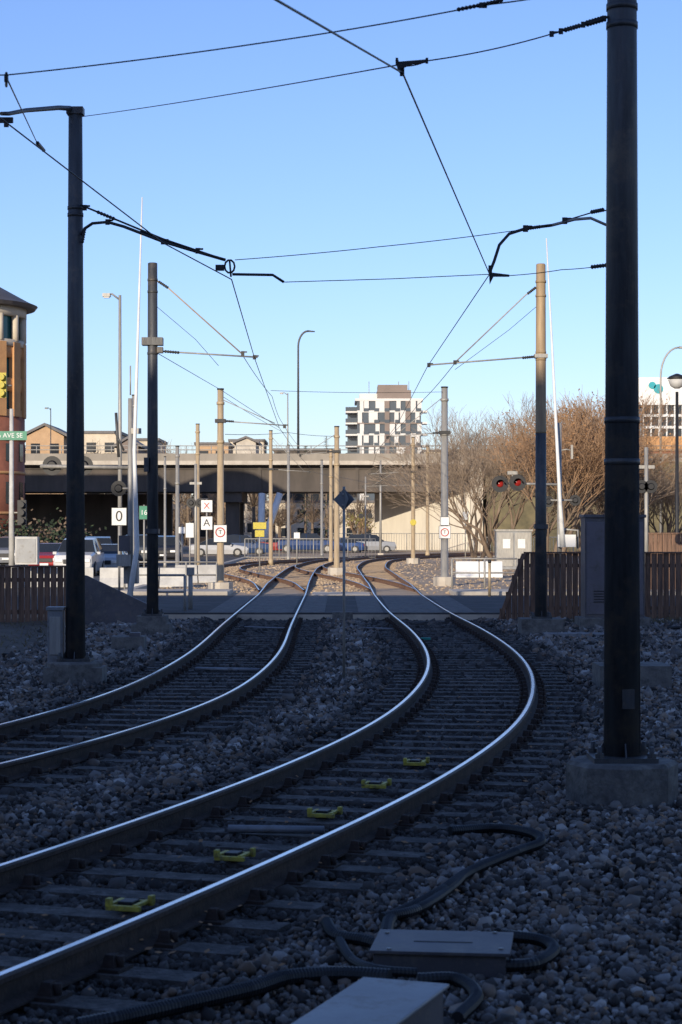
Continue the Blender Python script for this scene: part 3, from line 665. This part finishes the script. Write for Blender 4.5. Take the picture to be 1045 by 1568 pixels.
mb=MB(); n=60
for i in range(n+1):
    x=14.3+76*i/n
    for(yy,zz) in((-11,.1),(-7,2.2),(-1.5,z2+.3),(14,z2+.42),(22,.1)): mb.v.append((x,Y+yy+random.uniform(-.3,.3),zz+(random.uniform(-.25,.25) if 0<zz<z2 else 0)))
for i in range(n):
    for j in range(4): a=i*5+j; mb.face((a,a+5,a+6,a+1),m_bank if j!=2 else m_asph)
mb.obj('embankment')
def metal_fence(x0,x1,y,h,mat,sp=.25):
    mb=MB(); n=int((x1-x0)/sp)
    for i in range(n+1):
        x=x0+i*sp; r=.016 if i%10 else .045; mb.tube([(x,y,.1),(x,y,.1+h)],r,mat,4)
    for zz in(.15,h): mb.tube([(x0,y,.1+zz),(x1,y,.1+zz)],.035,mat,5)
    mb.obj('metal_fence')
metal_fence(-7,2.5,145,1.5,m_galv); metal_fence(-1,13,197,1.8,m_galv); metal_fence(10,40,150,1.6,m_galv)

# ---------------------------------------------------------------- cars
def car(x,y,head,col,kind='suv'):
    mb=MB(); mp=M('car_paint_%d_%d_%d'%tuple(int(c*100) for c in col),col,tuple(c*.9 for c in col),.25,.1,2)
    w=.93
    if kind=='suv': st=[(2.35,.38,.72,.76,.8,.7),(2.28,.25,.92,.97,.88,.78),(1.25,.22,1.02,1.1,w,.82),(.55,.22,1.05,1.66,w,.68),(-.6,.22,1.05,1.74,w,.7),(-1.9,.22,1.06,1.66,w,.68),(-2.3,.28,1.0,1.08,.9,.8),(-2.38,.4,.8,.84,.84,.76)]
    elif kind=='pickup': st=[(2.7,.45,.85,.9,.85,.8),(2.62,.35,1.05,1.1,.92,.84),(1.5,.32,1.12,1.2,w,.84),(.9,.32,1.14,1.8,w,.7),(-.5,.32,1.14,1.83,w,.7),(-.75,.32,1.14,1.2,w,.84),(-2.65,.35,1.12,1.16,w,.84),(-2.72,.5,.9,.94,.88,.8)]
    else: st=[(2.3,.35,.6,.64,.78,.7),(2.2,.22,.76,.8,.86,.76),(1.15,.2,.88,.96,.9,.8),(.35,.2,.92,1.4,.9,.62),(-.8,.2,.92,1.42,.9,.62),(-1.6,.2,.92,1.02,.9,.78),(-2.2,.24,.88,.94,.86,.76),(-2.3,.38,.7,.74,.8,.7)]
    R=Matrix.Rotation(head,3,'Z'); O=Vector((x,y,.13))
    def T(p): return R@Vector(p)+O
    b=len(mb.v)
    for(t,zb,zm,zt,wb,wt) in st:
        for u,zz in((-wb*.92,zb),(-wb,(zb+zm)/2),(-wb*.97,zm),(-wt,zt),(wt,zt),(wb*.97,zm),(wb,(zb+zm)/2),(wb*.92,zb)): mb.v.append(tuple(T((t,u,zz))))
    for i in range(len(st)-1):
        cabin=(st[i][3]-st[i][2]>.3) or (st[i+1][3]-st[i+1][2]>.3)
        slope=abs(st[i][3]-st[i+1][3])>.25
        for k in range(8):
            k2=(k+1)%8; mat=mp
            if cabin and k in(2,4): mat=m_glass
            if slope and k==3: mat=m_glass
            mb.face((b+i*8+k,b+(i+1)*8+k,b+(i+1)*8+k2,b+i*8+k2),mat)
    mb.face([b+k for k in range(8)],mp); e=b+(len(st)-1)*8; mb.face([e+k for k in range(8)][::-1],mp)
    fx=st[0][0]; bx=st[-1][0]; zl=st[0][2]; wr=.34 if kind!='pickup' else .4
    for s in(-1,1):
        for ax in(fx-.85,bx+.85):
            mb.tube([T((ax,s*.72,wr)),T((ax,s*.95,wr))],wr,m_black,16); mb.tube([T((ax,s*.9,wr)),T((ax,s*.965,wr))],wr*.6,m_galv,12)
        mb.box(T((fx-.03,s*.62,zl)),(.14,.34,.15),m_white,head); mb.box(T((bx+.03,s*.66,st[-1][2])),(.12,.26,.2),m_red,head)
        mb.box(T((.95,s*1.0,1.05 if kind!='sedan' else .9)),(.12,.18,.13),mp,head)
        tp=st[3]
        mb.tube([T((-.05,s*.95,1.08 if kind!='sedan' else .94)),T((-.1,s*(tp[5]+.01),tp[3]-.02))],.035,mp,5)
    mb.box(T((fx+.0,0,zl-.04)),(.08,.85,.2),m_black,head); mb.box(T((fx+.05,0,zl-.25)),(.04,.45,.12),m_white,head)
    mb.box(T((0,0,.24)),(fx-bx-.8,1.5,.2),m_black,head)
    mb.obj('parked_car',.02)
PH=-math.pi/2
car(P(122,0,92).x,92,PH,(.62,.62,.62),'suv'); car(P(78,0,104).x,104,PH,(.35,.03,.03),'sedan'); car(P(165,0,97).x,97,PH,(.5,.52,.54),'sedan')
car(P(150,0,112).x,112,PH+.1,(.05,.06,.08),'suv'); car(P(212,0,118).x,118,PH,(.1,.11,.12),'pickup'); car(P(20,0,115).x,115,PH,(.25,.26,.28),'suv')
car(P(255,0,132).x,132,PH,(.02,.02,.025),'suv'); car(P(370,0,165).x,165,0,(.03,.06,.14),'suv'); car(P(470,0,180).x,183,0,(.02,.05,.15),'pickup'); car(P(520,0,184).x,186,math.pi,(.03,.07,.2),'sedan')
car(P(335,0,158).x,158,.1,(.5,.5,.5),'sedan'); car(P(225,0,150).x,150,PH,(.6,.6,.58),'sedan'); car(P(568,0,186).x,187,0,(.3,.31,.33),'suv'); car(P(430,0,188).x,190,0,(.3,.05,.04),'sedan')

# ---------------------------------------------------------------- buildings
mb=MB(); cx,cy,r=-29.0,150,5.0; zt=P(0,474,150).z
mb.tube([(cx,cy,.1),(cx,cy,P(0,640,150).z)],r+.12,m_brick,40,smooth=True)
mb.tube([(cx,cy,P(0,640,150).z),(cx,cy,zt)],r-.25,m_teal,40,smooth=False)
zs=[P(0,y_,150).z for y_ in(640,592,541)]
for z_ in zs: mb.tube([(cx,cy,z_-.5),(cx,cy,z_+.5)],r+.08,m_orange,40)
for z_ in (3.5,6.5,9): mb.tube([(cx,cy,z_-.1),(cx,cy,z_+.1)],r+.2,m_orange,40)
mb.tube([(cx,cy,P(0,530,150).z-.2),(cx,cy,P(0,524,150).z)],r+.2,m_cream,40); mb.tube([(cx,cy,zt-.7),(cx,cy,zt)],r+.25,m_cream,40)
for k in range(18):
    a=2*math.pi*k/18; mb.box((cx+math.cos(a)*r,cy+math.sin(a)*r,(zs[0]+P(0,528,150).z)/2),(.45,.95,P(0,528,150).z-zs[0]),m_orange,a)
    mb.tube([(cx+math.cos(a)*(r+.02),cy+math.sin(a)*(r+.02),P(0,526,150).z),(cx+math.cos(a)*(r+.02),cy+math.sin(a)*(r+.02),zt-.6)],.28,m_cream,8)
    a+=.17; mb.box((cx+math.cos(a)*(r+.1),cy+math.sin(a)*(r+.1),5),(.12,.7,1.6),m_glass,a); mb.box((cx+math.cos(a)*(r+.1),cy+math.sin(a)*(r+.1),8),(.12,.7,1.3),m_glass,a)
mb.tube([(cx,cy,zt),(cx,cy,zt+.25),(cx,cy,zt+.45),(cx,cy,zt+2.3),(cx,cy,zt+2.4)],[r+.9,r+1.1,r+.6,2.2,.1],m_roof,40,smooth=False)
mb.box((cx-14,cy+8,8.5),(24,16,17),m_brick)
for i in range(6):
    for j in range(4): mb.box((cx-24+i*3.6,cy-.02,3+j*3.8),(1.8,.1,2.2),m_teal)
mb.obj('round_brick_building')
m_apd=M('apartment_brown_cladding',(.24,.19,.165),(.18,.145,.125),.8,0,.1)
m_apw=M('apartment_white_panel',(.66,.65,.62),(.56,.55,.53),.7,0,.1)
m_apg=M('apartment_glass',(.09,.11,.13),(.06,.075,.09),.15,0,.05)
mb=MB(); Y=500; k=Y/F
def AX(px): return (px-522.5)*k
def AZ_(py): return HC-(py-812)*k
x0,x1=AX(547),AX(645); zt=AZ_(614); nst=12; sh=zt/nst
mb.box(((x0+x1)/2,Y+9,zt/2),(x1-x0,18,zt),m_apg)
mb.box((AX(604),Y+8,AZ_(598)/2+0),(AX(630)-AX(578),15,AZ_(596)),m_apd)
mb.box((AX(570),Y+8,AZ_(607)-1.2),(AX(590)-AX(552),10,4.2),m_apw); mb.box((AX(602),Y+7,AZ_(593)),(7.5,9,1.6),m_apd)
mb.box(((x0+x1)/2,Y+9,zt+.3),(x1-x0+1,19,.6),m_apw)
cols=np.linspace(AX(549),AX(645),13)
for s in range(nst):
    z0=s*sh
    mb.box(((x0+x1)/2,Y-.15,z0+.25),(x1-x0,.5,.5),m_apw if s%2 else m_apd)
    for i in range(12):
        cxm=(cols[i]+cols[i+1])/2; wd=cols[i+1]-cols[i]
        if i in(5,9): mb.box((cxm,Y-.3,z0+sh*.5),(wd*.9,.4,sh),m_apd)
        elif i in(0,3,7,11): mb.box((cxm+(.25 if s%2 else -.25),Y-.22,z0+sh*.55),(wd*.8,.4,sh*.9),m_apw)
        elif (i+s)%3==0: mb.box((cxm,Y-.2-.02*i,z0+sh*.55),(wd*1.0,.4,sh*.88),m_apw)
        if i%2: mb.box((cxm,Y-.55,z0+.65),(wd*.95,.06,.8),m_apg)
    mb.box((AX(540),Y+6,z0+.3),(AX(552)-AX(531),8,.5),m_apw); mb.box((AX(540),Y+1.95,z0+1.0),(AX(552)-AX(531),.1,1.0),m_apg)
    mb.box((AX(648),Y+3,z0+.3),(2.2,5,.5),m_apw)
mb.box((AX(542),Y+12,zt*.47),(AX(552)-AX(533),12,zt*.94),m_apg)
for px in(566,612,628): mb.tube([(AX(px),Y+8,zt),(AX(px),Y+8,zt+5.5)],.08,m_galv,5)
mb.obj('apartment_building')
mb=MB(); Y=230; k=Y/F
def bx(px0,px1,py0,py1,y,d,mat):
    mb.box((((px0+px1)/2-522.5)*k,y+d/2,HC-((py0+py1)/2-812)*k),((px1-px0)*k,d,(py1-py0)*k),mat)
bx(976,1150,578,620,Y,20,m_white); bx(985,1150,620,668,Y+.5,19,m_glass); bx(985,1150,668,690,Y+.3,19,m_orange); bx(980,1150,690,842,Y+.6,19,m_brick)
for yy in(634,652): bx(985,1150,yy,yy+4,Y+.2,1,m_white)
for xx in range(985,1150,12): bx(xx,xx+2,620,668,Y+.25,1,m_white)
for xx in range(990,1150,20): bx(xx,xx+10,705,725,Y+.45,.3,m_glass); bx(xx,xx+10,750,770,Y+.45,.3,m_glass)
m_logo=M('logo_teal',(.02,.35,.4),(.02,.3,.35),.5)
p=Vector(((1003-522.5)*k,Y-.05,HC-(594-812)*k)); mb.tube([p+Vector((-.3,.06,.3)),p+Vector((-.3,-.06,.3))],.42,m_logo,16); mb.tube([p+Vector((.4,.06,-.1)),p+Vector((.4,-.06,-.1))],.55,m_logo,16)
mb.obj('shadow_caster_building')
def gable_house(px0,px1,topy,eavey,Y,mat,name='brick_house'):
    mb=MB(); a=P(px0,eavey,Y);b=P(px1,eavey,Y); zr=P(0,topy,Y).z; m=(a.x+b.x)/2
    mb.prism([(a.x,Y,.1),(b.x,Y,.1),(b.x,Y,a.z),(m,Y,zr),(a.x,Y,a.z)],(0,12,0),mat,mat)
    mb.prism([(a.x-.5,Y-.4,a.z-.1),(m,Y-.4,zr+.02),(m,Y-.4,zr+.35),(a.x-.5,Y-.4,a.z+.25)],(0,12.8,0),m_roof); mb.prism([(b.x+.5,Y-.4,a.z-.1),(b.x+.5,Y-.4,a.z+.25),(m,Y-.4,zr+.35),(m,Y-.4,zr+.02)],(0,12.8,0),m_roof)
    n=max(2,int((b.x-a.x)/2.5))
    for zz in np.arange(2,a.z-1.5,3.2):
        for i in range(n):
            x=a.x+(i+.5)*(b.x-a.x)/n; mb.box((x,Y-.03,zz+.6),(1.1,.1,1.4),m_glass); mb.box((x,Y-.06,zz-.2),(1.3,.14,.12),m_cream)
    mb.obj(name)
def flat_bldg(px0,px1,topy,Y,mat,name='low_building',d=14):
    mb=MB(); a=P(px0,topy,Y);b=P(px1,topy,Y); mb.box(((a.x+b.x)/2,Y+d/2,a.z/2),(b.x-a.x,d,a.z),mat); mb.box(((a.x+b.x)/2,Y+d/2,a.z+.2),(b.x-a.x+.5,d+.5,.4),m_roof)
    n=max(2,int((b.x-a.x)/2.6))
    for zz in np.arange(1.2,a.z-1.6,3.1):
        for i in range(n):
            x=a.x+(i+.5)*(b.x-a.x)/n; mb.box((x,Y-.03,zz+.7),(1.4,.1,1.4),m_glass); mb.box((x,Y-.06,zz-.1),(1.6,.14,.12),m_cream)
    mb.obj(name)
gable_house(40,98,652,668,245,m_tanb); flat_bldg(126,182,664,290,m_cream); gable_house(180,212,672,684,270,m_apd); flat_bldg(212,242,675,300,m_cream)
flat_bldg(300,350,681,320,m_tanb); flat_bldg(352,404,676,340,m_cream); gable_house(362,392,671,678,300,m_concl); flat_bldg(420,520,690,360,m_concd); flat_bldg(250,600,770,330,m_cream); flat_bldg(650,760,692,330,m_cream)
flat_bldg(-60,40,690,300,m_cream)
HB=(62.8+32)/math.cos(math.radians(AZ))*math.tan(math.radians(EL))+.16  # unseen building behind the camera, sized to shade the foreground
mb=MB(); mb.box((-32,-42,HB/2),(116,20,HB),m_concl)
for j in range(6):
    for i in range(28): mb.box((-87+i*4.05,-31.98,2.4+j*3.7),(2.6,.12,2.0),m_glass)
mb.obj('shadow_caster_building')

# ---------------------------------------------------------------- trees
def bare_tree(name,x,y,h,spread,seed,levels=7,leaf=.12,twig=m_twig,leafmat=m_leaf,tr=.2,leafsize=.06,z0=.1,wid=1.0):
    rd=random.Random(seed); mb=MB(); tips=[]
    def grow(p,d,L,r,lv):
        d=d.normalized(); mid=p+d*L*.5+Vector((rd.uniform(-1,1),rd.uniform(-1,1),rd.uniform(-1,1)))*L*.06; end=p+d*L+Vector((rd.uniform(-1,1),rd.uniform(-1,1),0))*L*.07
        if lv>=5: mb.tube([p,end],[r,r*.6],twig,3,caps=False)
        else: mb.tube([p,mid,end],[r,r*.82,r*.62],m_bark if lv<3 else twig,6 if lv<2 else 3,caps=False)
        if lv>=4: tips.append((end,L))
        if lv>=levels: return
        n=rd.choice((3,4)) if lv<2 else 3 if lv<4 else rd.choice((2,3))
        for i in range(n):
            a=rd.uniform(0,2*math.pi); tilt=rd.uniform(.18,.62)*spread
            u=d.orthogonal().normalized(); v=d.cross(u)
            nd=d*math.cos(tilt)+(u*math.cos(a)+v*math.sin(a))*math.sin(tilt); nd.z+=.16
            st=p.lerp(end,rd.uniform(.5,1)) if i else end
            grow(st,nd,L*rd.uniform(.66,.9),max(.007,r*.6*rd.uniform(.75,1)),lv+1)
    L0=h*.2
    for k in range(rd.choice((2,3))+1):
        a=rd.uniform(0,6.28); grow(Vector((x+math.cos(a)*.15,y+math.sin(a)*.15,z0)),Vector((math.cos(a)*.35*k*.6,math.sin(a)*.35*k*.6,1)),L0,tr,0)
    for(t,L) in tips:
        if rd.random()<leaf:
            for _ in range(2):
                c=t+Vector([rd.uniform(-1,1)*L*.5 for _ in range(3)]); u=Vector([rd.uniform(-1,1) for _ in range(3)]).normalized()*leafsize; v=u.orthogonal().normalized()*leafsize*.7
                mb.poly([c-u,c+v,c+u,c-v],leafmat)
    zz=[q[2] for q in mb.v]; s=h/(max(zz)-z0)
    mb.v=[(x+(q[0]-x)*s*wid,y+(q[1]-y)*s*wid,z0+(q[2]-z0)*s) for q in mb.v]
    return mb.obj(name)
m_twg2=M('grey_brown_twigs',(.36,.28,.21),(.24,.18,.13),.9,0,1)
for i,(px,Y,ty,wd,tw) in enumerate(((765,112,604,1.15,m_twg2),(840,104,592,1.2,m_twig),(900,118,590,1.2,m_twig),(730,126,612,1.1,m_twg2),(962,108,640,1.1,m_twg2),(1020,120,690,1.1,m_twg2))):
    bare_tree('autumn_tree',P(px,0,Y).x,Y,P(0,ty,Y).z,1.15,30+i,levels=7,leaf=.07 if tw is m_twig else .0,twig=tw,tr=.12,leafsize=.06,wid=wd)
bare_tree('autumn_tree',P(550,0,190).x,192,P(0,785,192).z,1.1,91,levels=4,leaf=.8,leafmat=M('yellow_green_leaves',(.3,.26,.06),(.18,.15,.05)),tr=.1)
mb=MB(); rd=random.Random(5)
def twigball(px,ty,Y,wd,n,mat):
    z1=P(0,ty,Y).z; X=P(px,0,Y).x
    mb.tube([(X,Y,.1),(X,Y,z1*.5)],[.3,.15],m_bark,5,caps=False)
    for _ in range(n):
        a=rd.uniform(0,6.28); e=rd.uniform(.15,1.5); L=rd.uniform(.5,1)
        d=Vector((math.cos(a)*math.cos(e)*wd,math.sin(a)*math.cos(e)*wd,math.sin(e)*z1*.6))*L
        s=Vector((X,Y,z1*.4)); mid=s+d*.5+Vector((rd.uniform(-.3,.3),0,rd.uniform(-.3,.3))); mb.tube([s,mid,s+d],[.05,.035,.012],mat,3,caps=False)
        for k in range(3):
            q=s+d*rd.uniform(.4,.95); mb.tube([q,q+Vector((rd.uniform(-1,1),rd.uniform(-1,1),rd.uniform(.2,1.2)))*1.1],[.025,.01],mat,3,caps=False)
for px in list(range(235,300,14))+[330,385,420,20,150,665,690,710,730]+list(range(930,1060,18)): twigball(px+rd.uniform(-4,4),rd.uniform(668,684),rd.uniform(228,300),rd.uniform(2,3.5),90,rd.choice((m_bark,m_twg2)))
for i in range(26): twigball(-60+i*32+rd.uniform(-9,9),rd.uniform(745,775),rd.uniform(236,300),3,60,rd.choice((m_bark,m_twg2)))
mb.obj('distant_trees')
mb=MB()
def conifer(px,ty,Y,wd):
    z1=P(0,ty,Y).z; X=P(px,0,Y).x; mb.tube([(X,Y,.1),(X,Y,z1)],[.2,.03],m_bark,5,caps=False)
    for _ in range(420):
        t=rd.random()**.8; z=.8+(z1-.8)*t; rr=wd*(1-t)*rd.uniform(.3,1.05)+.1; a=rd.uniform(0,6.28)
        c=Vector((X+math.cos(a)*rr*.5,Y+math.sin(a)*rr*.5,z)); d=Vector((math.cos(a),math.sin(a),-.35))*max(.35,rr*.6); s=Vector((-d.y,d.x,0))*.35
        mb.poly([c-s*.5,c+d,c+s*.5],m_con)
for a in((405,672,240,2.2),(500,668,250,2.2),(468,682,245,2),(120,690,235,2),(655,678,250,2.4),(683,684,250,2.2),(700,686,240,2.4),(620,690,240,2)): conifer(*a)
mb.obj('conifer_trees')
mb=MB()
for i_ in range(5000):
    if i_%2: x=rd.uniform(12,34); y=rd.uniform(140,190)
    else: x=rd.uniform(-46,-23); y=rd.uniform(66,190)
    h=rd.uniform(.05,.3); a=rd.uniform(0,6.28); c=Vector((x,y,.1)); d=Vector((math.cos(a)*.03,math.sin(a)*.03,0))
    mb.poly([c-d,c+d,c+Vector((rd.uniform(-.1,.1),rd.uniform(-.1,.1),h))],m_leaf)
mb.obj('dry_grass')
mb=MB()  # loose rubble and soil lumps along the sunlit track beds
for i_ in range(4200):
    y=66+84*rd.random()**1.4; x=rd.choice((rd.uniform(2.8,9),rd.uniform(-6.8,-3.0),rd.uniform(-1.0,.9))); s=rd.uniform(.03,.11)
    mb.box((x,y,.12),(s*rd.uniform(.8,1.6),s,s*.9),m_dirt if rd.random()<.6 else m_tief,rd.uniform(0,3),rd.uniform(-.6,.6),top=.6)
mb.obj('track_rubble')
mb=MB()
for _ in range(1500):
    x=rd.uniform(-9,-5.9) if rd.random()<.7 else rd.uniform(5,9); y=rd.uniform(32,48) if x<0 else rd.uniform(46.5,48.8); h=rd.uniform(.03,.12); a=rd.uniform(0,6.28); c=Vector((x,y,.05)); d=Vector((math.cos(a)*.012,math.sin(a)*.012,0))
    mb.poly([c-d,c+d,c+Vector((rd.uniform(-.1,.1),rd.uniform(-.1,.1),h))],m_bank)
mb.obj('weeds')
mb=MB()
for _ in range(26000):
    k_=rd.randrange(16); hx=-46+k_*1.7; c=Vector((hx+rd.gauss(0,.8),118+k_*2.2+rd.gauss(0,.9),.2+abs(rd.gauss(0,1.0)))); u=Vector([rd.uniform(-1,1) for _ in range(3)])*.16; v=u.orthogonal().normalized()*.12
    mb.poly([c-u,c+v,c+u,c-v],m_con if rd.random()<.6 else m_bark)
mb.obj('hedge')
print('verts',sum(len(o.data.vertices) for o in scene.objects if o.type=='MESH'))
